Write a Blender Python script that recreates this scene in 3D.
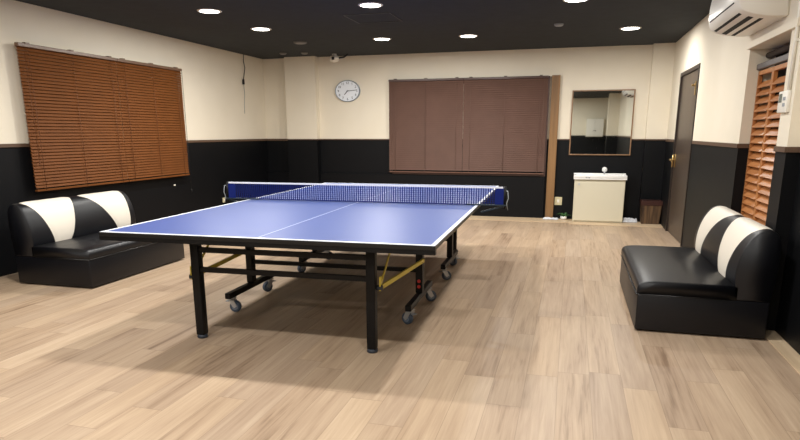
import bpy, bmesh, math, random
from mathutils import Vector, Matrix
random.seed(7)
PI = math.pi
for o in list(bpy.data.objects): bpy.data.objects.remove(o)
scene = bpy.context.scene
C = scene.collection

# ------------------------------------------------------------------ camera, world, exposure
cd = bpy.data.cameras.new('camera'); cam = bpy.data.objects.new('camera', cd); C.objects.link(cam)
cd.sensor_width = 36; cd.lens = 606.19/800*36; cd.shift_y = 55.765/800; cd.clip_start = .05
r_ = Vector((.96363, .26722, -.00213)); u_ = Vector((-.05921, .22125, .97342)); f_ = Vector((-.26059, .93789, -.22903))
M = Matrix((r_, u_, -f_)).transposed().to_4x4(); M.translation = (0, 0, 1.2117)
cam.matrix_world = M
scene.camera = cam
w = bpy.data.worlds.new('world'); scene.world = w; w.use_nodes = True
w.node_tree.nodes['Background'].inputs[0].default_value = (1, .95, .88, 1)
w.node_tree.nodes['Background'].inputs[1].default_value = .02
scene.view_settings.view_transform = 'Standard'; scene.view_settings.look = 'None'
scene.view_settings.gamma = 1; scene.view_settings.exposure = 0.0
scene.view_settings.use_curve_mapping = False
LAMP_POWER = 27.5
LAMP_COLOR = (1, .972, .92)

# ------------------------------------------------------------------ room measures
XL, XR, XN, YB, YR, H, R = -4.731, 1.213, 1.29, 9.042, -4.0, 2.34, 1.125

# ------------------------------------------------------------------ materials
def c(r, g, b):
    f = lambda v: (v/255/12.92) if v/255 <= .04045 else ((v/255+.055)/1.055)**2.4
    return (f(r), f(g), f(b), 1)
def mat(name, col, rough=.5, metal=0, spec=.5, noise=0, nscale=20, bump=0, coat=0):
    m = bpy.data.materials.new(name); m.use_nodes = True
    nt = m.node_tree; b = nt.nodes['Principled BSDF']
    b.inputs['Base Color'].default_value = col; b.inputs['Roughness'].default_value = rough
    b.inputs['Metallic'].default_value = metal; b.inputs['Specular IOR Level'].default_value = spec
    b.inputs['Coat Weight'].default_value = coat
    if noise or bump:
        g = nt.nodes.new('ShaderNodeTexCoord'); n = nt.nodes.new('ShaderNodeTexNoise')
        n.inputs['Scale'].default_value = nscale; n.inputs['Detail'].default_value = 4
        nt.links.new(g.outputs['Object'], n.inputs['Vector'])
        if noise:
            mr = nt.nodes.new('ShaderNodeMapRange'); mr.inputs[1].default_value = .3; mr.inputs[2].default_value = .7
            mr.inputs[3].default_value = 1-noise; mr.inputs[4].default_value = 1+noise
            nt.links.new(n.outputs[0], mr.inputs[0])
            mx = nt.nodes.new('ShaderNodeVectorMath'); mx.operation = 'SCALE'; mx.inputs[0].default_value = col[:3]
            nt.links.new(mr.outputs[0], mx.inputs['Scale']); nt.links.new(mx.outputs[0], b.inputs['Base Color'])
        if bump:
            bp = nt.nodes.new('ShaderNodeBump'); bp.inputs['Strength'].default_value = bump; bp.inputs['Distance'].default_value = .004
            nt.links.new(n.outputs[0], bp.inputs['Height']); nt.links.new(bp.outputs[0], b.inputs['Normal'])
    return m
def emis(name, col, s):
    m = bpy.data.materials.new(name); m.use_nodes = True
    b = m.node_tree.nodes['Principled BSDF']; b.inputs['Base Color'].default_value = col
    b.inputs['Emission Color'].default_value = col; b.inputs['Emission Strength'].default_value = s
    return m
def wood(name, c1, c2, axis='Z', scale=1.0, rough=.45):
    m = bpy.data.materials.new(name); m.use_nodes = True; nt = m.node_tree; b = nt.nodes['Principled BSDF']
    g = nt.nodes.new('ShaderNodeTexCoord'); mp = nt.nodes.new('ShaderNodeMapping')
    s = {'X': (1.5, 40, 40), 'Y': (40, 1.5, 40), 'Z': (40, 40, 1.5)}[axis]
    mp.inputs['Scale'].default_value = [v*scale for v in s]
    n = nt.nodes.new('ShaderNodeTexNoise'); n.inputs['Scale'].default_value = 1; n.inputs['Detail'].default_value = 5
    rp = nt.nodes.new('ShaderNodeValToRGB'); rp.color_ramp.elements[0].color = c1; rp.color_ramp.elements[1].color = c2
    rp.color_ramp.elements[0].position = .32; rp.color_ramp.elements[1].position = .68
    nt.links.new(g.outputs['Object'], mp.inputs[0]); nt.links.new(mp.outputs[0], n.inputs['Vector'])
    nt.links.new(n.outputs[0], rp.inputs[0]); nt.links.new(rp.outputs[0], b.inputs['Base Color'])
    b.inputs['Roughness'].default_value = rough
    return m
def wall_mat():
    m = bpy.data.materials.new('two_tone_wall'); m.use_nodes = True; nt = m.node_tree; b = nt.nodes['Principled BSDF']
    N = nt.nodes.new; L = nt.links.new
    g = N('ShaderNodeNewGeometry'); sx = N('ShaderNodeSeparateXYZ'); L(g.outputs['Position'], sx.inputs[0])
    gt = N('ShaderNodeMath'); gt.operation = 'GREATER_THAN'; gt.inputs[1].default_value = R; L(sx.outputs[2], gt.inputs[0])
    n = N('ShaderNodeTexNoise'); n.inputs['Scale'].default_value = 55; n.inputs['Detail'].default_value = 5; L(g.outputs['Position'], n.inputs['Vector'])
    n2 = N('ShaderNodeTexNoise'); n2.inputs['Scale'].default_value = 3; L(g.outputs['Position'], n2.inputs['Vector'])
    cr = N('ShaderNodeMix'); cr.data_type = 'RGBA'; cr.inputs[6].default_value = c(226, 217, 198); cr.inputs[7].default_value = c(234, 226, 209); L(n2.outputs[0], cr.inputs[0])
    bk = N('ShaderNodeMix'); bk.data_type = 'RGBA'; bk.inputs[6].default_value = c(8, 9, 12); bk.inputs[7].default_value = c(13, 14, 17); L(n2.outputs[0], bk.inputs[0])
    mx = N('ShaderNodeMix'); mx.data_type = 'RGBA'; L(gt.outputs[0], mx.inputs[0]); L(bk.outputs[2], mx.inputs[6]); L(cr.outputs[2], mx.inputs[7])
    L(mx.outputs[2], b.inputs['Base Color'])
    ro = N('ShaderNodeMapRange'); ro.inputs[3].default_value = .5; ro.inputs[4].default_value = .85; L(gt.outputs[0], ro.inputs[0]); L(ro.outputs[0], b.inputs['Roughness'])
    bp = N('ShaderNodeBump'); bp.inputs['Strength'].default_value = .12; bp.inputs['Distance'].default_value = .003; L(n.outputs[0], bp.inputs['Height']); L(bp.outputs[0], b.inputs['Normal'])
    b.inputs['Specular IOR Level'].default_value = .2
    return m
def floor_mat():
    PW, PL = .155, 1.05
    m = bpy.data.materials.new('oak_plank_floor'); m.use_nodes = True; nt = m.node_tree; b = nt.nodes['Principled BSDF']
    N = nt.nodes.new; L = nt.links.new
    def math_(op, a, bb=None, cc=None):
        n = N('ShaderNodeMath'); n.operation = op
        for i, v in enumerate((a, bb, cc)):
            if v is None: continue
            if isinstance(v, (int, float)): n.inputs[i].default_value = v
            else: L(v, n.inputs[i])
        return n.outputs[0]
    g = N('ShaderNodeNewGeometry'); s = N('ShaderNodeSeparateXYZ'); L(g.outputs['Position'], s.inputs[0])
    x, y = s.outputs[0], s.outputs[1]
    xi = math_('DIVIDE', x, PW); row = math_('FLOOR', xi); fx = math_('FRACT', xi)
    wn = N('ShaderNodeTexWhiteNoise'); wn.noise_dimensions = '1D'; L(row, wn.inputs['W'])
    yi = math_('ADD', math_('DIVIDE', y, PL), math_('MULTIPLY', wn.outputs[0], 7.0)); col = math_('FLOOR', yi); fy = math_('FRACT', yi)
    cv = N('ShaderNodeCombineXYZ'); L(row, cv.inputs[0]); L(col, cv.inputs[1])
    w2 = N('ShaderNodeTexWhiteNoise'); w2.noise_dimensions = '2D'; L(cv.outputs[0], w2.inputs['Vector'])
    # grain coordinates, offset for each plank
    gv = N('ShaderNodeCombineXYZ'); L(math_('MULTIPLY', x, 62), gv.inputs[0]); L(math_('MULTIPLY', y, 2.2), gv.inputs[1]); L(math_('MULTIPLY', w2.outputs[0], 60), gv.inputs[2])
    n1 = N('ShaderNodeTexNoise'); n1.inputs['Scale'].default_value = 1; n1.inputs['Detail'].default_value = 6; n1.inputs['Roughness'].default_value = .62; n1.inputs['Distortion'].default_value = .6; L(gv.outputs[0], n1.inputs['Vector'])
    gv2 = N('ShaderNodeCombineXYZ'); L(math_('MULTIPLY', x, 10), gv2.inputs[0]); L(math_('MULTIPLY', y, .9), gv2.inputs[1]); L(math_('MULTIPLY', w2.outputs[0], 90), gv2.inputs[2])
    n2 = N('ShaderNodeTexNoise'); n2.inputs['Scale'].default_value = 1; n2.inputs['Detail'].default_value = 3; n2.inputs['Distortion'].default_value = 1.2; L(gv2.outputs[0], n2.inputs['Vector'])
    rp = N('ShaderNodeValToRGB'); e = rp.color_ramp.elements
    e[0].position = .28; e[0].color = c(134, 111, 90); e[1].position = .60; e[1].color = c(190, 168, 144)
    k = e.new(.42); k.color = c(174, 151, 128)
    k = e.new(.80); k.color = c(206, 187, 163)
    mixv = math_('ADD', math_('MULTIPLY', n1.outputs[0], .5), math_('MULTIPLY', n2.outputs[0], .5))
    sh = math_('ADD', mixv, math_('MULTIPLY', math_('SUBTRACT', w2.outputs[0], .5), .13))
    L(sh, rp.inputs[0])
    tint = N('ShaderNodeMix'); tint.data_type = 'RGBA'; tint.blend_type = 'MULTIPLY'; tint.inputs[0].default_value = 1
    tr = N('ShaderNodeValToRGB'); tr.color_ramp.elements[0].color = (.86, .84, .84, 1); tr.color_ramp.elements[1].color = (1.0, .97, .92, 1)
    sepc = N('ShaderNodeSeparateColor'); L(w2.outputs[1], sepc.inputs[0]); L(sepc.outputs[1], tr.inputs[0])
    L(rp.outputs[0], tint.inputs[6]); L(tr.outputs[0], tint.inputs[7])
    # seams
    ex = math_('MINIMUM', fx, math_('SUBTRACT', 1, fx)); ey = math_('MINIMUM', fy, math_('SUBTRACT', 1, fy))
    sx_ = math_('LESS_THAN', ex, .008); sy_ = math_('LESS_THAN', ey, .0016); seam = math_('MAXIMUM', sx_, sy_)
    fin = N('ShaderNodeMix'); fin.data_type = 'RGBA'; L(math_('MULTIPLY', seam, .4), fin.inputs[0]); L(tint.outputs[2], fin.inputs[6]); fin.inputs[7].default_value = c(95, 75, 58)
    L(fin.outputs[2], b.inputs['Base Color'])
    b.inputs['Roughness'].default_value = .42; b.inputs['Specular IOR Level'].default_value = .35
    bp = N('ShaderNodeBump'); bp.inputs['Strength'].default_value = .08; bp.inputs['Distance'].default_value = .002; L(n1.outputs[0], bp.inputs['Height']); L(bp.outputs[0], b.inputs['Normal'])
    return m

WALL = wall_mat(); FLOOR = floor_mat()
CEIL = mat('charcoal_ceiling_paper', c(55, 58, 61), .9, spec=.2, noise=.08, nscale=8, bump=.1)
RAIL = mat('brown_rail', c(92, 70, 54), .5)
PALEWOOD = wood('pale_border_wood', c(196, 170, 138), c(216, 192, 160), 'X', .6)
PALEWOOD_Y = wood('pale_border_wood_lengthwise', c(196, 170, 138), c(216, 192, 160), 'Y', .6)
BLACKM = mat('black_powder_coat', c(10, 10, 12), .45, spec=.25)
BLACKP = mat('black_edge', c(14, 14, 16), .4)
BLUE = mat('blue_table_surface', c(64, 85, 150), .42, spec=.45)
WHITEL = mat('white_line_paint', c(232, 236, 244), .4)
LEATHER = mat('black_leather', c(10, 11, 17), .40, spec=.42, bump=.08, nscale=160)
LEATHERW = mat('cream_leather', c(236, 228, 214), .45, bump=.05, nscale=160)
YELLOW = mat('yellow_strut_paint', c(215, 195, 60), .4)
CHROME = mat('brushed_steel', c(200, 202, 206), .35, metal=.6)
RUBBER = mat('dark_rubber', c(40, 46, 56), .6)
GREYP = mat('grey_plastic', c(150, 155, 160), .5)
TYRE = mat('slate_blue_tyre', c(70, 84, 104), .5)
HUB = mat('pale_hub', c(120, 132, 150), .4)
RED = mat('red_marker', c(220, 60, 50), .4)
BLINDL = mat('chestnut_slats', c(112, 66, 30), .6, spec=.15, noise=.08, nscale=6)
BLINDB = mat('mauve_brown_slats', c(106, 79, 68), .55, spec=.25, noise=.06, nscale=5)
RAILL = mat('bronze_rail', c(112, 86, 68), .35)
RAILB = mat('dark_brown_rail', c(72, 48, 40), .4)
CORD = mat('brown_cord', c(104, 60, 28), .7)
CORDB = mat('dull_brown_cord', c(108, 80, 69), .7)
NETB = mat('navy_net_cord', c(18, 32, 100), .8, spec=.2)
NETP = mat('blue_net_fabric', c(10, 28, 100), .7, spec=.2)
TAPE = mat('white_net_tape', c(222, 224, 236), .7)
DOORW = wood('dark_door_veneer', c(62, 51, 43), c(78, 65, 55), 'Z', .5, .35)
DOORF = mat('dark_door_frame', c(44, 34, 28), .45)
BRASS = mat('brass', c(186, 160, 112), .35, metal=1)
CREAMP = mat('cream_laminate', c(216, 210, 188), .4)
CERAM = mat('white_ceramic', c(240, 240, 238), .15)
WHITEP = mat('white_plastic', c(232, 228, 218), .4)
PLANK = wood('rough_timber', c(112, 82, 50), c(146, 110, 70), 'Z', .5)
SHUT = wood('orange_pine', c(168, 106, 56), c(190, 126, 72), 'Y', .6, .4)
SHUTF = wood('orange_pine_stile', c(172, 110, 60), c(192, 130, 76), 'Z', .6, .4)
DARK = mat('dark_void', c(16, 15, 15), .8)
MIRROR = mat('mirror_glass', c(225, 230, 228), .02, metal=1)
MIRF = mat('walnut_mirror_frame', c(140, 108, 80), .4)
BINW = wood('bamboo_slats', c(54, 38, 28), c(112, 86, 60), 'Z', .9)
BINR = mat('dark_red_brown_wood', c(62, 34, 28), .4)
LEAF = mat('green_leaf', c(52, 96, 46), .5)
GLOW = emis('lit_diffuser', (1, .97, .9, 1), 14)
LCD = mat('lcd_grey', c(110, 118, 112), .2)
CLOCKF = mat('clock_dial', c(238, 244, 252), .35)
CLOCKR = mat('clock_rim', c(150, 160, 172), .3, metal=.6)
INK = mat('ink', c(60, 66, 76), .6)
SHEET = mat('crumpled_white_paper', c(225, 228, 235), .7)

# ------------------------------------------------------------------ mesh helpers
class MB:
    def __init__(s): s.bm = bmesh.new()
    def add(s, vs, fs, smooth=False, mi=0):
        v = [s.bm.verts.new(p) for p in vs]
        for f in fs:
            try:
                q = s.bm.faces.new([v[i] for i in f]); q.smooth = smooth; q.material_index = mi
            except ValueError: pass
        return s
    def box(s, x0, x1, y0, y1, z0, z1, bev=0, seg=2, mi=0):
        t = bmesh.new()
        vs = [t.verts.new(p) for p in [(x0,y0,z0),(x1,y0,z0),(x1,y1,z0),(x0,y1,z0),(x0,y0,z1),(x1,y0,z1),(x1,y1,z1),(x0,y1,z1)]]
        for f in [(0,3,2,1),(4,5,6,7),(0,1,5,4),(1,2,6,5),(2,3,7,6),(3,0,4,7)]: t.faces.new([vs[i] for i in f])
        if bev:
            bmesh.ops.bevel(t, geom=list(t.edges), offset=bev, segments=seg, profile=.5, affect='EDGES')
            for f in t.faces: f.smooth = seg > 1
        for f in t.faces: f.material_index = mi
        me = bpy.data.meshes.new('t'); t.to_mesh(me); t.free(); s.bm.from_mesh(me); bpy.data.meshes.remove(me)
        return s
    def beam(s, a, b, wd, ht, up=(0,0,1)):
        a, b = Vector(a), Vector(b); d = (b-a).normalized(); up = Vector(up)
        if abs(d.dot(up)) > .99: up = Vector((0,1,0))
        sd = d.cross(up).normalized()*wd/2; uu = sd.cross(d).normalized()*ht/2
        vs = [p+i*sd+j*uu for p in (a, b) for i, j in ((-1,-1),(1,-1),(1,1),(-1,1))]
        return s.add(vs, [(3,2,1,0),(4,5,6,7),(0,1,5,4),(1,2,6,5),(2,3,7,6),(3,0,4,7)])
    def tube(s, pts, r, n=10, cap=True):
        pts = [Vector(p) for p in pts]; rings = []
        rr = r if isinstance(r, (list, tuple)) else [r]*len(pts)
        for i, p in enumerate(pts):
            d = (pts[min(i+1, len(pts)-1)]-pts[max(i-1, 0)]).normalized()
            u = Vector((0,0,1)) if abs(d.z) < .9 else Vector((1,0,0))
            a = d.cross(u).normalized(); b = d.cross(a).normalized()
            rings.append([s.bm.verts.new(p+(a*math.cos(2*PI*k/n)+b*math.sin(2*PI*k/n))*rr[i]) for k in range(n)])
        for q, t in zip(rings, rings[1:]):
            for k in range(n):
                f = s.bm.faces.new([q[k], q[(k+1)%n], t[(k+1)%n], t[k]]); f.smooth = True
        if cap:
            s.bm.faces.new(rings[0][::-1]); s.bm.faces.new(rings[-1])
        return s
    def lathe(s, prof, n=28, ctr=(0,0,0), sx=1, sy=1, smooth=True):
        rings = []
        for r, z in prof:
            rings.append([s.bm.verts.new((ctr[0]+r*sx*math.cos(2*PI*k/n), ctr[1]+r*sy*math.sin(2*PI*k/n), ctr[2]+z)) for k in range(n)])
        for q, t in zip(rings, rings[1:]):
            for k in range(n):
                f = s.bm.faces.new([q[k], q[(k+1)%n], t[(k+1)%n], t[k]]); f.smooth = smooth
        s.bm.faces.new(rings[0][::-1]); s.bm.faces.new(rings[-1])
        return s
    def xf(s, m): bmesh.ops.transform(s.bm, matrix=m, verts=s.bm.verts); return s
    def build(s, name, m, parent=None, loc=(0,0,0), rz=0):
        bmesh.ops.recalc_face_normals(s.bm, faces=s.bm.faces)
        me = bpy.data.meshes.new(name); s.bm.to_mesh(me); s.bm.free()
        for q in (m if isinstance(m, list) else [m]): me.materials.append(q)
        o = bpy.data.objects.new(name, me); C.objects.link(o)
        o.location = loc; o.rotation_euler = (0,0,rz)
        if parent: o.parent = parent
        return o
def thing(name, label, cat, loc=(0,0,0), rz=0, group=None):
    o = bpy.data.objects.new(name, None); C.objects.link(o); o.empty_display_size = .1
    o.location = loc; o.rotation_euler = (0,0,rz); o['label'] = label; o['category'] = cat
    if group: o['group'] = group
    return o
def tag(o, label, cat, group=None):
    o['label'] = label; o['category'] = cat
    if group: o['group'] = group
    return o
def struct(o): o['kind'] = 'structure'; return o
def copy_tree(o, parent=None):
    q = o.copy(); C.objects.link(q)
    if parent: q.parent = parent
    for ch in list(o.children): copy_tree(ch, q)
    return q

# ------------------------------------------------------------------ setting
struct(MB().box(XL-.2, 1.6, YR-.2, YB+.2, -.1, 0).build('floor', FLOOR))
struct(MB().box(XL-.2, 1.6, YR-.2, YB+.2, H, H+.1).build('ceiling', CEIL))
struct(MB().box(XL-.2, XL, YR-.2, YB+.2, 0, H).build('wall_left', WALL))
struct(MB().box(XL, XR, YB, YB+.2, 0, H).build('wall_back', WALL))
struct(MB().box(XL, 1.6, YR-.2, YR, 0, H).build('wall_rear', WALL))
struct(MB().box(XR, 1.6, 5.2, 7.08, 0, H).box(XR, 1.6, 8.25, YB+.2, 0, H).box(XR, 1.6, 7.08, 8.25, 1.90, H).box(XR+.09, 1.6, 7.08, 8.25, 0, 1.90)
       .box(XR, 1.6, 4.10, 4.30, 0, H).box(XR, 1.6, 4.30, 5.2, 1.80, H).box(1.40, 1.6, 4.30, 5.2, 0, 1.80).box(XR, 1.40, 4.30, 5.2, 0, .30)
       .box(XN, 1.6, YR, 4.10, 0, H).build('wall_right', WALL))
struct(MB().box(-4.30, -3.80, YB-.13, YB, 0, H).build('wall_back_left_pillar', WALL))
struct(MB().box(.95, XR, YB-.10, YB, 0, H).build('wall_back_right_pillar', WALL))
LEDGE = mat('low_black_panel', c(10, 11, 14), .5, spec=.2)
struct(MB().box(-3.80, -.345, YB-.035, YB, 0, .605, .004, 1).build('trim_1', LEDGE))
struct(MB().box(XL, -4.30, YB-.035, YB, 0, .60, .004, 1).build('trim_2', LEDGE))
# rails at the colour change
struct(MB().box(XL, XL+.014, YR, YB, R-.026, R+.004).build('trim_3', RAIL))
struct(MB().box(XL+.014, -4.30, YB-.014, YB, R-.026, R+.004).build('trim_4', RAIL))
struct(MB().box(-4.314, -3.786, YB-.144, YB-.13, R-.014, R+.002).box(-3.80, -3.786, YB-.13, YB, R-.014, R+.002).box(-3.786, -.32, YB-.01, YB, R-.014, R+.002)
       .box(-.19, .95, YB-.01, YB, R-.014, R+.002).box(.938, XR, YB-.112, YB-.10, R-.014, R+.002).build('trim_5', RAIL))
struct(MB().box(XR-.012, XR, 5.2, 7.04, R-.028, R+.004).box(XR-.012, XR, 8.26, 8.94, R-.028, R+.004).box(XR-.012, XR+.10, 5.188, 5.2, R-.028, R+.004)
       .box(XR-.012, XR, 4.09, 4.30, R-.028, R+.004).box(XR, XN, 4.088, 4.10, R-.028, R+.004).box(XN-.012, XN, YR, 4.088, R-.028, R+.004).build('trim_6', RAIL))
# pale floor borders
struct(MB().box(XL, .02, 8.62, YB-.035, 0, .006).box(.02, XR, 8.50, YB-.03, 0, .007).build('trim_7', PALEWOOD))
struct(MB().box(XR-.015, XN, YR, 4.10, 0, .006).build('trim_8', PALEWOOD_Y))
# casing board over the shuttered opening
struct(MB().box(XR-.022, XR, 4.14, 5.21, 1.80, 1.845).build('trim_9', WALL))
# access hatch frame in the ceiling
struct(MB().box(-2.24, -1.76, 5.99, 6.00, H-.004, H).box(-1.77, -1.76, 6.0, 6.46, H-.004, H).box(-2.24, -2.23, 6.0, 6.46, H-.004, H).box(-2.24, -1.76, 6.46, 6.47, H-.004, H)
       .build('trim_10', BLACKP))

# door
d = thing('door_1', '', ''); del d['label']; del d['category']; d['kind'] = 'structure'; d.location = (XR, 7.665, 0)
MB().box(.012, .05, -.545, .545, .012, 1.86, .002, 1).build('door_leaf', DOORW, d)
MB().box(-.008, .09, -.58, -.545, 0, 1.90).box(-.008, .09, .545, .58, 0, 1.90).box(-.008, .09, -.545, .545, 1.86, 1.90).build('door_frame', DOORF, d)
h = MB().box(0, .012, .44, .49, .80, .96, .004, 2)
h.tube([(0, .465, .89), (-.045, .465, .89), (-.055, .45, .89), (-.058, .27, .885)], .011, 10)
h.tube([(-.02, .465, .80), (-.02, .465, .95)], .010, 10)
h.build('door_handle', BRASS, d)
MB().box(.004, .012, -.395, -.355, 1.60, 1.74, .003, 1).tube([(0, -.375, 1.70), (-.03, -.375, 1.70)], .012).build('door_hook', BRASS, d)
MB().box(.0, .012, -.54, -.52, .06, .15, .002, 1).build('door_hinge', BRASS, d)

# ------------------------------------------------------------------ ceiling downlights
def downlight(x, y, label, first=None):
    t = thing('recessed_downlight', label, 'ceiling light', (x, y, H), 0, 'recessed ceiling downlights')
    if first:
        for ch in first.children:
            q = ch.copy(); C.objects.link(q); q.parent = t
        return t
    b = MB(); n = 32
    vs = [(r*math.cos(2*PI*k/n), r*math.sin(2*PI*k/n), z) for r, z in ((.092, -.001), (.094, -.006), (.112, -.004), (.114, 0)) for k in range(n)]
    b.add(vs, [(j*n+k, j*n+(k+1)%n, (j+1)*n+(k+1)%n, (j+1)*n+k) for j in range(3) for k in range(n)], True)
    b.build('trim_ring', WHITEP, t)
    MB().lathe([(.092, -.004), (.092, 0)], 32).build('diffuser', GLOW, t)
    ld = bpy.data.lights.new('downlight_lamp', 'AREA'); ld.shape = 'DISK'; ld.size = .12
    ld.energy = LAMP_POWER; ld.color = LAMP_COLOR; ld.spread = math.radians(180)
    l = bpy.data.objects.new('lamp', ld); C.objects.link(l); l.location = (0,0,-.008); l.parent = t
    return t
LIGHTS = [(-1.83, 5.61, 'large bright round downlight at the top, above the middle of the table'),
    (-3.38, 5.45, 'round ceiling downlight nearest the long left wall, at the top left'),
    (-3.40, 6.50, 'round downlight second from left, between the corner light and cable'),
    (-2.33, 7.58, 'round downlight on the ceiling just right of the security camera'),
    (-1.27, 7.64, 'round downlight above the back window blinds, right of the clock'),
    (.55, 7.60, 'round downlight in front of the mirror, rightmost of the row'),
    (-.04, 5.88, 'round downlight cut off by the upper edge of the picture')]
L0 = None
for x, y, lb in LIGHTS:
    t = downlight(x, y, lb, L0); L0 = L0 or t
for x, y, lb in [(-3.4, 3.35, 'over the near end of the left sofa'), (-1.83, 3.4, 'over the near end of the ping pong table'), (-.04, 3.5, 'over the floor by the right sofa'),
                 (-3.4, 1.4, 'over the bare floor near the left wall'), (-1.83, 1.45, 'over the bare floor in front of the table'), (-.04, 1.5, 'over the floor just before the viewpoint'),
                 (-2.6, -.6, 'to the left, just behind the viewpoint'), (-.4, -.6, 'to the right, just behind the viewpoint'), (-2.6, -2.6, 'to the left by the rear wall'), (-.4, -2.6, 'to the right by the rear wall cabinet')]:
    downlight(x, y, 'round ceiling downlight outside the picture, '+lb, L0)

def disc(name, x, y, r, label, cat, m, grp=None):
    return tag(MB().lathe([(r*.7, -.022), (r*.95, -.014), (r, 0)], 24).build(name, m, None, (x, y, H)), label, cat, grp)
GREYD = mat('aged_plastic', c(120, 118, 114), .5)
disc('smoke_detector', -3.40, 7.53, .085, 'round grey smoke detector on the dark ceiling above the back left corner', 'smoke detector', GREYD)
disc('ceiling_sensor', -4.09, 8.45, .05, 'small grey sensor on the ceiling nearest the back left corner', 'sensor', GREYD)
disc('ceiling_sensor', -3.78, 8.50, .05, 'small grey sensor on the ceiling just in front of the left pillar', 'sensor', GREYD)
disc('ceiling_sensor', -.21, 7.10, .05, 'small pale sensor on the ceiling between the two right downlights', 'sensor', GREYP)

# ------------------------------------------------------------------ ping pong table
TH, TW, TL = .6796, .953, 1.756
AP = .028
tt = thing('ping_pong_table', 'large blue ping pong table with white lines and black wheeled frame', 'table', (-1.6033, 4.5486, 0), .0258)
for s in (-1, 1):
    y0, y1 = (-TL, -.004) if s < 0 else (.004, TL)
    top = MB().box(-TW, TW, y0, y1, TH-.022, TH, .002, 1).build('table_top', BLACKP, tt)
    z0, z1 = TH-.001, TH+.0008; e = .004; B = .022
    MB().box(-TW+e, TW-e, min(y0, y1)+e, max(y0, y1)-e, z0, z1).build('blue_surface', BLUE, top)
    lz0, lz1 = TH, TH+.0016
    ye = (y0+e, y0+e+B*1.1) if s < 0 else (y1-e-B*1.1, y1-e)
    ln = MB().box(-TW+e, -TW+e+B, y0+e, y1-e, lz0, lz1).box(TW-e-B, TW-e, y0+e, y1-e, lz0, lz1)
    ln.box(-TW+e+B, TW-e-B, ye[0], ye[1], lz0, lz1)
    MB().box(-.0028, .0028, min(y0, y1)+e+B, max(y0, y1)-e, lz0, lz1).build('centre_line', mat('pale_blue_line', c(186, 196, 232), .4), top)
    ln.build('boundary_lines', WHITEL, top)
    # steel apron
    a = MB(); yi0, yi1 = (y0, y1-.03) if s < 0 else (y0+.03, y1)
    ea, eb = (yi0+.001, yi0+.031) if s < 0 else (yi1-.031, yi1-.001)
    a.box(-TW+.001, TW-.001, ea, eb, TH-.022-AP+.005, TH-.022)
    ins = .05
    a.box(-TW+ins, -TW+ins+.03, yi0+.03, yi1-.0, TH-.022-.022, TH-.022).box(TW-ins-.03, TW-ins, yi0+.03, yi1, TH-.022-.022, TH-.022)
    cy = y1-.03-.03 if s < 0 else y0+.03
    a.box(-TW+ins, TW-ins, cy, cy+.03, TH-.052, TH-.022)
    a.build('apron_frame', BLACKM, tt)
def leg_end(s):
    y = s*1.4625
    zt = TH-.022-.022
    for sx in (-1, 1):
        x = sx*.5405
        lg = MB().box(x-.026, x+.026, y-.026, y+.026, .022, zt+.012, .004, 2).build('leg', BLACKM, tt)
        MB().lathe([(.030, 0), (.032, .006), (.030, .022)], 16, (x, y, 0)).lathe([(.012, .02), (.012, .03)], 10, (x, y, 0)).build('foot', RUBBER, lg)
    MB().box(-.5145, .5145, y-.014, y+.014, .531, .559).build('crossbar', BLACKM, tt)
    MB().box(-.5145, .5145, y-.014, y+.014, .412, .440).build('crossbar', BLACKM, tt)
def caster(x, y, ang, parent):
    w = thing('caster', '', ''); del w['label']; del w['category']; w.parent = parent; w.location = (x, y, 0); w.rotation_euler.z = ang
    # fork plates, swivel plate
    f = MB().box(-.022, .022, -.024, .024, .098, .104).tube([(0,0,.085), (0,0,.10)], .016, 12)
    for sx in (-1, 1):
        f.add([(sx*.020, -.018, .088), (sx*.020, .020, .088), (sx*.020, .040, .045), (sx*.020, .020, .030), (sx*.020, .005, .045),
               (sx*.024, -.018, .088), (sx*.024, .020, .088), (sx*.024, .040, .045), (sx*.024, .020, .030), (sx*.024, .005, .045)],
              [(0,1,2,3,4), (9,8,7,6,5), (0,5,6,1), (1,6,7,2), (2,7,8,3), (3,8,9,4), (4,9,5,0)])
    f.box(-.024, .024, -.018, .020, .084, .089)
    f.build('fork', CHROME, w)
    MB().lathe([(.032, -.015), (.040, -.011), (.040, .011), (.032, .015)], 22).xf(Matrix.Translation((0, .022, .040)) @ Matrix.Rotation(PI/2, 4, 'Y')).build('wheel', TYRE, w)
    MB().lathe([(.024, -.017), (.024, .017)], 16).xf(Matrix.Translation((0, .022, .040)) @ Matrix.Rotation(PI/2, 4, 'Y')).build('wheel_hub', HUB, w)
    MB().box(-.018, .018, -.045, -.018, .074, .080, .002, 1).build('brake_pedal', GREYP, w)
    return w
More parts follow.
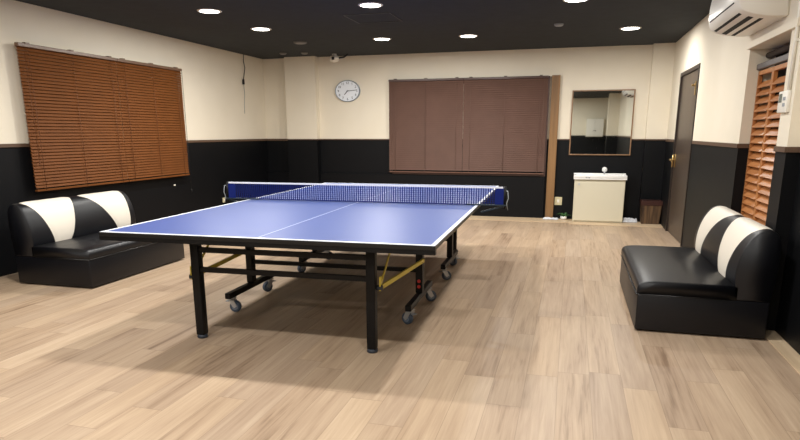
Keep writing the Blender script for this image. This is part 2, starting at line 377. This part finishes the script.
def wheel_frame(s):
    yp = s*.63; zt = TH-.052
    for sx in (-1, 1):
        x = sx*.6354
        foot = MB().box(x-.02, x+.02, min(s*.28, s*.985), max(s*.28, s*.985), .105, .145, .003, 1).build('foot_beam', BLACKM, tt)
        MB().box(x-.024, x+.024, yp-.030, yp+.030, .145, zt, .003, 1).build('wheel_post', BLACKM, tt)
        for y, a in ((s*.9218, 1.1 if sx > 0 else -1.5), (s*.3383, -1.2 if sx > 0 else 2.6)):
            w = caster(x, y, a, foot)
        if sx > 0:
            for z in ((.228, .190) if s < 0 else ()):
                MB().tube([(x, yp-.0300, z), (x, yp-.0335, z)], .012, 14).build('round_sticker', RED, tt)
    MB().box(-.6154, .6154, yp-.016, yp+.016, .285, .311).build('crossbar', BLACKM, tt)
    for sx in (-1, 1):
        # yellow folding strut from leg to wheel post, and the thin link up to the top
        q = MB().beam((sx*.585, s*1.45, .375), (sx*.667, s*.66, .375), .012, .026)
        q.beam((sx*.585, s*1.45, .375), (sx*.590, s*1.10, TH-.03), .007, .014)
        q.build('folding_strut', YELLOW, tt)
        MB().tube([(sx*.560, s*1.45, .375), (sx*.60, s*1.45, .375)], .016, 12).build('pivot_knob', RUBBER, tt)
        MB().box(min(sx*.585, sx*.592), max(sx*.585, sx*.592), s*1.45-.012, s*1.45+.012, .36, .44).build('strut_plate', YELLOW, tt)
for s in (-1, 1): leg_end(s); wheel_frame(s)
# centre lifting linkage
g = MB().beam((-.2, -.60, .47), (-.2, .60, .47), .025, .025).beam((.2, -.60, .47), (.2, .60, .47), .025, .025).beam((-.22, 0, .50), (.22, 0, .50), .03, .03)
g.beam((0, -.30, .50), (0, .30, .50), .02, .02).tube([(-.05, -.12, .50), (.05, -.12, .50)], .02, 12)
g.build('folding_linkage', BLACKM, tt)

# ------------------------------------------------------------------ net
nt_ = thing('table_tennis_net', 'blue mesh net with white top tape clamped across the ping pong table', 'net', (-1.6033, 4.5486, TH), .0258)
NH = .1416
b = MB(); thk = .0076
nx = 124
for i in range(nx+1):
    x = -1.11+2.22*i/nx
    b.box(x-thk/2, x+thk/2, -.001, .001, .008, NH-.010)
for j in range(1, 8):
    z = .008+(NH-.018)*j/8
    b.box(-1.11, 1.11, -.001, .001, z-.0011, z+.0011)
b.build('mesh', NETB, nt_)
MB().box(-1.13, 1.13, -.004, .004, NH-.013, NH, .001, 1).build('top_tape', TAPE, nt_)
MB().box(-1.13, 1.13, -.003, .003, .003, .010).build('bottom_cord', NETP, nt_)
for s in (-1, 1):
    MB().box(min(s*1.07, s*1.135), max(s*1.07, s*1.135), -.004, .004, .008, NH-.013).build('end_panel', NETP, nt_)
    MB().tube([(s*1.145, 0, -.02), (s*1.145, 0, NH+.002)], .009, 12).build('net_post', BLACKM, nt_)
    MB().box(min(s*.86, s*1.155), max(s*.86, s*1.155), -.022, .022, .002, .010).beam((s*1.145, 0, 0), (s*.97, 0, -.05), .02, .010).build('bracket', mat('teal_black_steel', c(26, 44, 58), .4), nt_)
    MB().tube([(s*1.165, -.01, NH-.03), (s*1.172, -.012, .06), (s*1.160, -.012, .02), (s*1.170, -.01, -.03)], .003, 8).tube([(s*1.155, 0, NH-.03), (s*1.165, -.01, NH-.03)], .004, 8).build('tension_cord', GREYP, nt_)

# ------------------------------------------------------------------ sofas
def cr(P, n=6):
    out = []
    for i in range(len(P)-1):
        p0, p1, p2, p3 = P[max(i-1,0)], P[i], P[i+1], P[min(i+2,len(P)-1)]
        for k in range(n):
            t = k/n
            out.append(tuple(.5*((2*p1[j])+(-p0[j]+p2[j])*t+(2*p0[j]-5*p1[j]+4*p2[j]-p3[j])*t*t+(-p0[j]+3*p1[j]-3*p2[j]+p3[j])*t**3) for j in (0,1)))
    out.append(P[-1]); return out
PROF = cr([(.550,.24), (.540,.30), (.532,.38), (.542,.47), (.570,.56), (.612,.628), (.665,.662), (.715,.655), (.748,.61), (.757,.52), (.754,.40), (.744,.30), (.735,.24)])
SL = 1.30
def sofa(label, x0, y0, mir, SL):
    """seat faces -x when mir = 1, +x when mir = -1; local x grows from the seat front to the back"""
    t = thing('bench_sofa', label, 'sofa', (x0, y0, 0))
    X = lambda d: mir*d
    def bx(b, d0, d1, *a, **k): return b.box(min(X(d0), X(d1)), max(X(d0), X(d1)), *a, **k)
    bx(MB(), .004, .735, 0, SL, .012, .236, .006, 2).build('base', LEATHER, t)
    bx(MB(), .05, .70, .05, SL-.05, 0, .014).build('foot_plinth', BLACKP, t)
    # seat cushion: boxed pad, front edge generously rounded
    pr = [(.556,.238), (.30,.238), (.012,.238), (.004,.241)]+cr([(.0,.250), (.0,.282), (.010,.304), (.035,.317), (.075,.323), (.12,.325)], 4)+[(.30,.326), (.556,.324)]
    b = MB(); ys = [(0,.0), (0, .0)]
    secs = [(.012, .975), (.003, .99), (.0, 1)]
    yy = [(.000, .93), (.006, .975), (.018, 1.0), (SL-.018, 1.0), (SL-.006, .975), (SL, .93)]
    vs = []; n = len(pr)
    for y, k in yy:
        for d, z in pr: vs.append((X(d), y, .236+(z-.236)*k))
    fs = [(j*n+i, j*n+(i+1)%n, (j+1)*n+(i+1)%n, (j+1)*n+i) for j in range(len(yy)-1) for i in range(n)]
    fs += [tuple(range(n)), tuple(range((len(yy)-1)*n, len(yy)*n))]
    b.add(vs, fs, True); b.build('seat_cushion', LEATHER, t)
    MB().tube([(X(-.002), 0.004, .238), (X(-.002), SL-.004, .238)], .004, 6).tube([(X(-.002), .0, .238), (X(.52), 0, .238)], .004, 6).build('seat_piping', BLACKP, t)
    # backrest
    vs = []; P = PROF; n = len(P); cx, cz = .64, .45
    yy = [(0, .965), (.006, .985), (.020, 1.0), (SL-.020, 1.0), (SL-.006, .985), (SL, .965)]
    for y, k in yy:
        for d, z in P: vs.append((X(cx+(d-cx)*k), y, cz+(z-cz)*k if z > .3 else z))
    fs = [(j*n+i, j*n+(i+1)%n, (j+1)*n+(i+1)%n, (j+1)*n+i) for j in range(len(yy)-1) for i in range(n)]
    fs += [tuple(range(n)), tuple(range((len(yy)-1)*n, len(yy)*n))]
    br = MB().add(vs, fs, True).build('backrest', LEATHER, t)
    # cream wedges wrapped over the backrest
    k0, k1 = 7, n-12
    for (nb, ntp, fb, ft) in ((.235, .050, .415, .600), (1.03, .700, 1.215, 1.255)):
        rows = []
        for i in range(k0, k1+1):
            s = (i-k0)/(k1-k0); sd = min(1, s/.52); ks = SL/1.30
            a = P[i-1]; q = P[i+1]; tx, tz = q[0]-a[0], q[1]-a[1]; l = math.hypot(tx, tz); nx_, nz_ = -tz/l, tx/l
            yn = ks*(nb+(ntp-nb)*sd**1.3); yf = ks*(fb+(ft-fb)*sd**.8)
            rows.append([(X(P[i][0]+nx_*(.005 if 0 < m < 8 else -.001)), yn+(yf-yn)*m/8, P[i][1]+nz_*(.005 if 0 < m < 8 else -.001)) for m in range(9)])
        vs = [p for r in rows for p in r]; m = 9
        fs = [(j*m+i, j*m+i+1, (j+1)*m+i+1, (j+1)*m+i) for j in range(len(rows)-1) for i in range(m-1)]
        MB().add(vs, fs, True).build('cream_panel', LEATHERW, br)
    return t
sofa('black and cream bench sofa at the right, its back to the shutters', .442, 3.885, 1, 1.30)
sofa('black and cream bench sofa at the left under the chestnut blinds', -3.622, 3.865, -1, 1.235)

# ------------------------------------------------------------------ blinds
def blind(label, wdt, hgt, loc, rz, sm, rm, cm, group, cordside=-1):
    """local x along the width from 0, front towards -y, hanging down from z = 0"""
    t = thing('venetian_blind', label, 'blind', loc, rz, group)
    MB().box(0, wdt, -.022, .022, -.030, 0, .003, 1).build('head_rail', rm, t)
    b = MB(); p = .029; n = int((hgt-.05)/p)
    a = math.radians(60); hw = .0172
    for i in range(n):
        z = -.045-i*p
        x0, x1 = .001, wdt-.001
        dx = random.uniform(-.001, .001)
        pts = []
        for u in (-1, -.35, .35, 1):
            yy = -math.cos(a)*hw*u*-1; zz = math.sin(a)*hw*u
            bow = .0022*(1-u*u)
            pts.append((yy-bow*math.sin(a), zz+bow*math.cos(a)*-1))
        vs = [(x, y_, z+z_) for x in (x0+dx, x1+dx) for (y_, z_) in pts]+[(x, y_+.0012, z+z_+.0006) for x in (x0+dx, x1+dx) for (y_, z_) in pts]
        fs = [(k, k+1, 5+k, 4+k) for k in range(3)]+[(8+k, 12+k, 13+k, 9+k) for k in range(3)]+[(0,4,12,8), (3,11,15,7)]
        b.add(vs, fs, False)
    b.build('slats', sm, t)
    MB().box(.002, wdt-.002, -.016, .016, -hgt, -hgt+.018, .003, 1).build('bottom_rail', sm, t)
    k = max(3, int(wdt/.42))
    for i in range(k):
        x = .10+(wdt-.20)*i/(k-1)
        MB().tube([(x, -.019, -.03), (x, -.019, -hgt+.01)], .0022, 6).build('ladder_cord', cm, t)
        MB().box(x-.02, x+.02, -.02, .02, 0, .010).build('bracket', rm, t)
    xc = .05 if cordside < 0 else wdt-.05
    MB().tube([(xc, -.028, -.02), (xc, -.030, -hgt*.78)], .0022, 6).lathe([(.003, 0), (.007, -.03), (.005, -.034)], 8, (xc, -.030, -hgt*.78)).build('pull_cord', cm, t)
    return t
xb = XL+.075
blind('chestnut venetian blind on the left wall, nearer the camera', 5.655-4.445, 1.28, (xb, 4.445, 1.980), PI/2, BLINDL, RAILL, CORD, 'closed blinds on the left wall')
bl = blind('chestnut venetian blind on the left wall, nearer the room corner', 6.775-5.657, 1.28, (xb, 5.657, 1.980), PI/2, BLINDL, RAILL, CORD, 'closed blinds on the left wall', 1)
MB().tube([(1.125, -.01, -.03), (1.128, -.012, -1.20), (1.126, -.012, -1.45)], .003, 6).lathe([(.003, 0), (.010, -.03), (.007, -.04)], 8, (1.126, -.012, -1.45)).build('long_cord', BLACKP, bl)
# hidden window casing that carries them
struct(MB().box(XL, XL+.045, 4.55, 6.72, 1.90, 1.965).box(XL, XL+.03, 4.55, 4.60, .78, 1.90).box(XL, XL+.03, 6.67, 6.72, .78, 1.90).box(XL, XL+.03, 4.60, 6.67, .74, .80).build('window_1', WHITEP))
yb = YB-.06
blind('mauve brown venetian blind on the back wall, the left one of two', 1.118, 1.345, (-2.660, yb, 1.978), 0, BLINDB, RAILB, CORDB, 'closed blinds on the back wall')
blind('mauve brown venetian blind on the back wall, the one beside the timber post', 1.175, 1.345, (-1.540, yb, 1.978), 0, BLINDB, RAILB, CORDB, 'closed blinds on the back wall', 1)
struct(MB().box(-2.66, -.36, YB-.035, YB, 1.90, 1.97).box(-2.66, -2.62, YB-.035, YB, .64, 1.90).box(-.395, -.345, YB-.05, YB, .605, 1.975).box(-2.62, -.395, YB-.035, YB, .606, .64).build('window_2', RAILB))

# timber post beside the window
struct(MB().box(-.318, -.205, YB-.045, YB, 0.007, 1.985, .003, 1).build('trim_11', PLANK))

# ------------------------------------------------------------------ shutters in the side opening
def shutter(label, y0, y1):
    z0, z1 = .30, 1.645
    t = thing('louvred_shutter', label, 'shutter', (1.285, y0, z0), 0, 'louvred shutters in the side opening')
    W = y1-y0; Hh = z1-z0; sw = .018
    MB().box(0, .028, 0, sw, 0, Hh, .002, 1).box(0, .028, W-sw, W, 0, Hh, .002, 1).box(0, .028, sw, W-sw, 0, .05).box(0, .028, sw, W-sw, Hh-.028, Hh).build('frame', SHUTF, t)
    b = MB(); n = int((Hh-.09)/.056)
    for i in range(n+1):
        z = .075+i*.056
        if z > Hh-.05: break
        b.add([(-.006, sw, z-.022), (.034, sw, z+.022), (.034, W-sw, z+.022), (-.006, W-sw, z-.022),
               (-.002, sw, z-.027), (.038, sw, z+.017), (.038, W-sw, z+.017), (-.002, W-sw, z-.027)],
              [(0,1,2,3), (7,6,5,4), (0,3,7,4), (1,5,6,2), (0,4,5,1), (3,2,6,7)])
    b.build('louvres', SHUT, t)
    return t
shutter('orange pine louvred shutter, the panel partly behind the white pillar', 4.31, 4.84)
shutter('orange pine louvred shutter, the panel farther from the camera', 4.845, 5.195)
struct(MB().box(1.270, 1.30, 4.30, 5.2, 1.655, 1.695, .004, 1).build('trim_12', mat('grey_aluminium', c(100, 94, 94), .45, metal=.3)))
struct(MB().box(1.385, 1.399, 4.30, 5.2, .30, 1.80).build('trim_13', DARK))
tag(MB().tube([(1.34, 4.305, 1.755), (1.34, 5.195, 1.755)], .022, 14).build('rolled_bamboo_screen', mat('old_bamboo', c(60, 44, 36), .7)), 'dark rolled screen tucked above the orange shutters', 'roller')

# ------------------------------------------------------------------ air conditioner
ac = thing('air_conditioner', 'white wall air conditioner with slatted outlet, high on the right wall', 'air conditioner', (XR, 0, 0))
AY0, AY1 = 4.40, 5.27; Z0 = 1.90
apf = cr([(0, Z0+.31), (-.22, Z0+.31), (-.275, Z0+.28), (-.290, Z0+.16), (-.282, Z0+.085), (-.25, Z0+.040), (-.16, Z0+.010), (-.08, Z0), (0, Z0)], 5)
vs = []; n = len(apf)
yy = [(AY0, .97), (AY0+.012, 1), (AY1-.012, 1), (AY1, .97)]
for y, k in yy:
    for x, z in apf: vs.append((x*k, y, Z0+.15+(z-Z0-.15)*k))
fs = [(j*n+i, j*n+(i+1)%n, (j+1)*n+(i+1)%n, (j+1)*n+i) for j in range(3) for i in range(n)]+[tuple(range(n)), tuple(range(3*n, 4*n))]
MB().add(vs, fs, True).build('housing', WHITEP, ac)
def apt(s):  # point and outward normal at fraction s of the profile
    f = s*(n-1); i = min(int(f), n-2); t = f-i
    p = [apf[i][j]*(1-t)+apf[i+1][j]*t for j in (0,1)]; tx, tz = apf[i+1][0]-apf[i][0], apf[i+1][1]-apf[i][1]; l = math.hypot(tx, tz)
    return p, (-(-tz)/l*-1, -tx/l*-1)
for s0, s1 in ((.46, .475), (.62, .65), (.70, .74), (.79, .825)):
    (a, _), (b_, _) = apt(s0), apt(s1)
    cxx, czz = (a[0]+b_[0])/2+.02, (a[1]+b_[1])/2+.02
    off = Vector((a[0]+.10, 0, a[1]-(Z0+.16))).normalized()*.0025
    vs = [(a[0]+off.x, AY0+.10, a[1]+off.z), (b_[0]+off.x, AY0+.10, b_[1]+off.z), (b_[0]+off.x, AY1-.06, b_[1]+off.z), (a[0]+off.x, AY1-.06, a[1]+off.z)]
    vs += [(v[0]-off.x*2, v[1], v[2]-off.z*2) for v in vs]
    MB().add(vs, [(0,1,2,3), (7,6,5,4), (0,4,5,1), (1,5,6,2), (2,6,7,3), (3,7,4,0)]).build('outlet_slot', DARK, ac)
MB().tube([(-.10, AY0-.001, Z0+.12), (-.10, AY0+.01, Z0+.12)], .016, 14).build('cap', GREYP, ac)
tag(MB().tube([(XR-.012, 4.165, H-.002), (XR-.012, 4.165, 1.45)], .010, 10).box(XR-.014, XR, 4.15, 4.18, 2.08, 2.10).box(XR-.014, XR, 4.15, 4.18, 1.72, 1.735).build('cable_conduit', WHITEP), 'thin cream cable pipe running down the white pillar to the controller', 'pipe')
rc = thing('wall_controller', 'white wall controller with small grey display beside the orange shutters', 'controller', (XR, 4.22, 1.325))
MB().box(-.022, 0, -.075, .085, 0, .125, .004, 2).build('body', WHITEP, rc)
MB().box(-.024, -.02, .015, .07, .06, .11).build('display', LCD, rc)
MB().box(-.024, -.02, -.05, -.01, .07, .09).box(-.024, -.02, -.05, -.01, .035, .055).build('button', GREYP, rc)

# ------------------------------------------------------------------ clock (dial seen 7:14)
ck = thing('wall_clock', 'round wall clock with pale blue dial and thin grey rim', 'clock', (-3.325, YB, 1.834))
A, Bz = .200, .158
def ring(b, a, bz, y0, y1, n=48, inner=0):
    t = bmesh.new()
def ell(a, y0, y1, name, m, n=48):
    vs = [(a*math.cos(2*PI*k/n), y, a*Bz/A*math.sin(2*PI*k/n)) for y in (y0, y1) for k in range(n)]
    return MB().add(vs, [tuple(range(n)), tuple(range(n, 2*n))]+[(k, (k+1)%n, n+(k+1)%n, n+k) for k in range(n)]).build(name, m, ck)
ell(A-.012, -.024, -.002, 'dial', CLOCKF)
n = 48; prof = [(A-.014, -.024), (A-.012, -.034), (A-.003, -.034), (A, -.026), (A, 0)]
MB().add([(a*math.cos(2*PI*k/n), y, a*Bz/A*math.sin(2*PI*k/n)) for a, y in prof for k in range(n)], [(j*n+k, j*n+(k+1)%n, (j+1)*n+(k+1)%n, (j+1)*n+k) for j in range(4) for k in range(n)], True).build('rim', CLOCKR, ck)
def hand(deg, l, wd, y, name):
    a = math.radians(deg); dx, dz = math.sin(a), math.cos(a); k = Bz/A
    MB().beam((-dx*.02, y, -dz*.02*k), (dx*l, y, dz*l*k), wd, .002, (0,1,0)).build(name, INK, ck)
hand(217, .085, .010, -.027, 'hour_hand'); hand(84, .145, .007, -.030, 'minute_hand')
for i in range(1, 13):
    fc = bpy.data.curves.new('n', 'FONT'); fc.body = str(i); fc.size = .05; fc.align_x = 'CENTER'; fc.align_y = 'CENTER'; fc.extrude = .0008
    fo = bpy.data.objects.new('n', fc); C.objects.link(fo); bpy.context.view_layer.update()
    me = bpy.data.meshes.new_from_object(fo.evaluated_get(bpy.context.evaluated_depsgraph_get())); bpy.data.objects.remove(fo)
    me.materials.clear(); me.materials.append(INK)
    a = 2*PI*i/12
    o = bpy.data.objects.new('numeral', me); C.objects.link(o); o.parent = ck; o.rotation_euler = (PI/2, 0, 0)
    o.location = (.148*math.sin(a), -.0255, .148*Bz/A*math.cos(a))

# ------------------------------------------------------------------ mirror, wash stand, bin and small things
mr = thing('wall_mirror', 'framed rectangular mirror hanging above the cream wash stand', 'mirror', (.372, YB, .914))
MB().box(-.400, .400, -.02, -.008, .0, .858).build('glass', MIRROR, mr)
MB().box(-.408, -.392, -.028, 0, -.008, .866, .002, 1).box(.392, .408, -.028, 0, -.008, .866, .002, 1).box(-.392, .392, -.028, 0, -.008, .008, .002, 1).box(-.392, .392, -.028, 0, .850, .866, .002, 1).build('frame', MIRF, mr)

vn = thing('wash_stand', 'cream wash stand with white basin and round tap under the mirror', 'washbasin', (.395, 8.88, .007))
MB().box(-.33, .33, -.14, .115, .0, .585, .003, 1).build('cabinet', CREAMP, vn)
dr = MB().box(-.326, .326, -.158, -.142, .02, .560, .003, 1).build('cabinet_door', CREAMP, vn)
MB().tube([(-.27, -.158, .52), (-.27, -.172, .52), (-.27, -.182, .52)], [.006, .006, .014], 12).build('knob', CHROME, dr)
bs = MB()
ox, oy0, oy1, zb, zt = .345, -.175, .112, .585, .645
bs.box(-ox, ox, oy0, oy1, zb, zb+.02).box(-ox, ox, oy0, oy0+.025, zb+.02, zt, .006, 2).box(-ox, ox, oy1-.05, oy1, zb+.02, zt+.012, .006, 2)
bs.box(-ox, -ox+.03, oy0+.02, oy1-.04, zb+.02, zt, .006, 2).box(ox-.03, ox, oy0+.02, oy1-.04, zb+.02, zt, .006, 2).box(-.20, -.19, oy0+.02, oy1-.04, zb+.02, zt-.01)
bs.build('basin', CERAM, vn)
MB().box(-.19, -.165, oy0-.002, oy0+.004, zb+.018, zb+.032).box(-.155, -.13, oy0-.002, oy0+.004, zb+.018, zb+.032).build('marking', GREYP, vn)
tp = MB().tube([(.06, .065, zt), (.06, .065, zt+.035)], .012, 12).tube([(.06, .065, zt+.025), (.06, .02, zt+.03), (.06, .0, zt+.015)], .008, 10).build('tap', CHROME, vn)
MB().lathe([(.012, 0), (.030, .012), (.036, .034), (.030, .056), (.012, .068)], 18, (.06, .065, zt+.03)).build('tap_knob', CERAM, tp)

bn = thing('waste_bin', 'brown slatted wooden waste bin with dark rim beside the door', 'bin', (1.08, 8.83, .007))
b = MB()
for s in (-1, 1):
    b.add([(-.112, s*.085, 0), (.112, s*.085, 0), (.128, s*.098, .26), (-.128, s*.098, .26), (-.108, s*.078, 0), (.108, s*.078, 0), (.122, s*.090, .26), (-.122, s*.090, .26)], [(0,1,2,3), (7,6,5,4), (0,4,5,1), (3,2,6,7), (0,3,7,4), (1,5,6,2)])
    b.add([(s*.112, -.085, 0), (s*.112, .085, 0), (s*.128, .098, .26), (s*.128, -.098, .26), (s*.105, -.085, 0), (s*.105, .085, 0), (s*.120, .098, .26), (s*.120, -.098, .26)], [(0,1,2,3), (7,6,5,4), (0,4,5,1), (3,2,6,7), (0,3,7,4), (1,5,6,2)])
b.box(-.11, .11, -.08, .08, 0, .008); b.build('body', BINW, bn)
MB().box(-.134, .134, -.104, -.086, .25, .31, .003, 1).box(-.134, .134, .086, .104, .25, .31, .003, 1).box(-.134, -.116, -.086, .086, .25, .31, .003, 1).box(.116, .134, -.086, .086, .25, .31, .003, 1).build('rim', BINR, bn)

def crumple(name, x0, x1, y0, y1, h, label, cat, m):
    nx, ny = 14, 7; top = []; bot = []
    for j in range(ny+1):
        for i in range(nx+1):
            e = min(i, nx-i, 1)*min(j, ny-j, 1)
            top.append((x0+(x1-x0)*i/nx+random.uniform(-.006, .006), y0+(y1-y0)*j/ny+random.uniform(-.004, .004), .0085+(random.uniform(.3, 1)*h if e else .002)))
            bot.append((x0+(x1-x0)*i/nx, y0+(y1-y0)*j/ny, .0075))
    q = nx+1; N_ = len(top)
    fs = [(j*q+i, j*q+i+1, (j+1)*q+i+1, (j+1)*q+i) for j in range(ny) for i in range(nx)]
    return tag(MB().add(top+bot, fs+[tuple(N_+k for k in f[::-1]) for f in fs]).build(name, m), label, cat)
crumple('crumpled_cloth', .735, .925, 8.84, 8.96, .06, 'crumpled pale cloth on the floor between wash stand and bin', 'cloth', SHEET)
crumple('crumpled_paper', -.34, -.13, 8.86, 8.985, .022, 'flat white paper on the floor at the foot of the timber post', 'paper', SHEET)
pp = thing('potted_plant', 'tiny green plant in a white pot on the floor by the wash stand', 'plant', (-.055, 8.93, .007))
MB().lathe([(.028, 0), (.042, .01), (.046, .045), (.036, .045), (.034, .036)], 18).build('pot', CERAM, pp)
for k in range(11):
    a = 2*PI*k/11+random.uniform(-.2, .2); l = random.uniform(.07, .12); hh = random.uniform(.02, .06)
    dx, dy = math.cos(a), math.sin(a)*.6; px, py = -math.sin(a)*.014, math.cos(a)*.014
    z = .04
    MB().add([(0, 0, z), (dx*l*.5+px, dy*l*.5+py, z+hh), (dx*l, dy*l, z+hh*.7), (dx*l*.5-px, dy*l*.5-py, z+hh), (0, 0, z-.003), (dx*l*.5+px, dy*l*.5+py, z+hh-.003), (dx*l, dy*l, z+hh*.7-.002), (dx*l*.5-px, dy*l*.5-py, z+hh-.003)],
             [(0,1,2,3), (7,6,5,4), (0,4,5,1), (1,5,6,2), (2,6,7,3), (3,7,4,0)]).build('leaf', LEAF, pp)
CRS = mat('cream_socket', c(206, 196, 160), .4)
def socket(loc, rz, label, k=1):
    t = thing('wall_socket', label, 'socket', loc, rz)
    MB().box(-.052*k, .052*k, -.010, 0, -.058*k, .058*k, .003, 1).build('plate', CRS, t)
    MB().box(-.016*k, .016*k, -.014, -.008, -.022*k, .022*k, .002, 1).build('outlet', WHITEP, t)
socket((-.143, YB, .255), 0, 'cream wall socket between the timber post and wash stand')
socket((XL, 7.66, .290), PI/2, 'small cream wall socket on the left wall behind the table corner', .6)
tag(MB().box(XL, XL+.012, 6.545, 6.575, .582, .598, .002, 1).build('wall_hook', WHITEP), 'tiny white fitting on the black left wall below the blind corner', 'fitting')

cc = thing('security_camera', 'white dome security camera with black arm at the ceiling above the clock', 'security camera', (-3.42, 8.76, H))
MB().lathe([(.03, -.02), (.062, -.035), (.070, -.065), (.062, -.095), (.03, -.112)], 22).lathe([(.035, -.02), (.035, 0)], 16).build('body', WHITEP, cc)
MB().lathe([(.022, -.128), (.034, -.115), (.034, -.085)], 18, (.0, -.038, .035)).build('lens', BLACKP, cc)
MB().beam((.05, 0, -.06), (.14, .03, -.045), .022, .022).beam((.13, .03, -.05), (.19, .05, -.005), .02, .02).build('arm', BLACKP, cc)

cb = thing('hanging_cable', 'black cable with plug hanging from the ceiling on the left wall', 'cable', (XL+.02, 8.38, 0))
MB().tube([(0, .05, H-.001), (.0, .03, 2.25), (.004, .055, 2.15), (.0, .03, 2.06), (0, .0, 1.96)], .006, 8).build('cord', BLACKP, cb)
MB().tube([(0, 0, 1.985), (0, 0, 1.915)], .017, 10).build('plug', BLACKP, cb)
MB().tube([(0, 0, 1.93), (.002, .01, 1.78), (0, -.012, 1.62), (.0, -.02, 1.50)], .0035, 6).build('string', GREYP, cb)

# seen only in the mirror: rear part of the room
kc = thing('wall_cabinet', 'cream two-door cabinet on the rear wall, seen only reflected in the mirror', 'cabinet', (.72, YR, 1.08))
MB().box(-.30, .26, 0, .26, 0, .60, .004, 1).build('carcass', CREAMP, kc)
for x0, x1, kx in ((-.295, -.022, -.05), (-.018, .255, .01)):
    q = MB().box(x0, x1, .262, .278, .02, .58, .003, 1).build('door', WHITEP, kc)
    MB().tube([(kx, .278, .2), (kx, .302, .2)], .016, 12).build('knob', BLACKP, q)
struct(MB().box(.98, XN, -1.9, -1.5, 0, H).build('wall_rear_pillar', WALL))
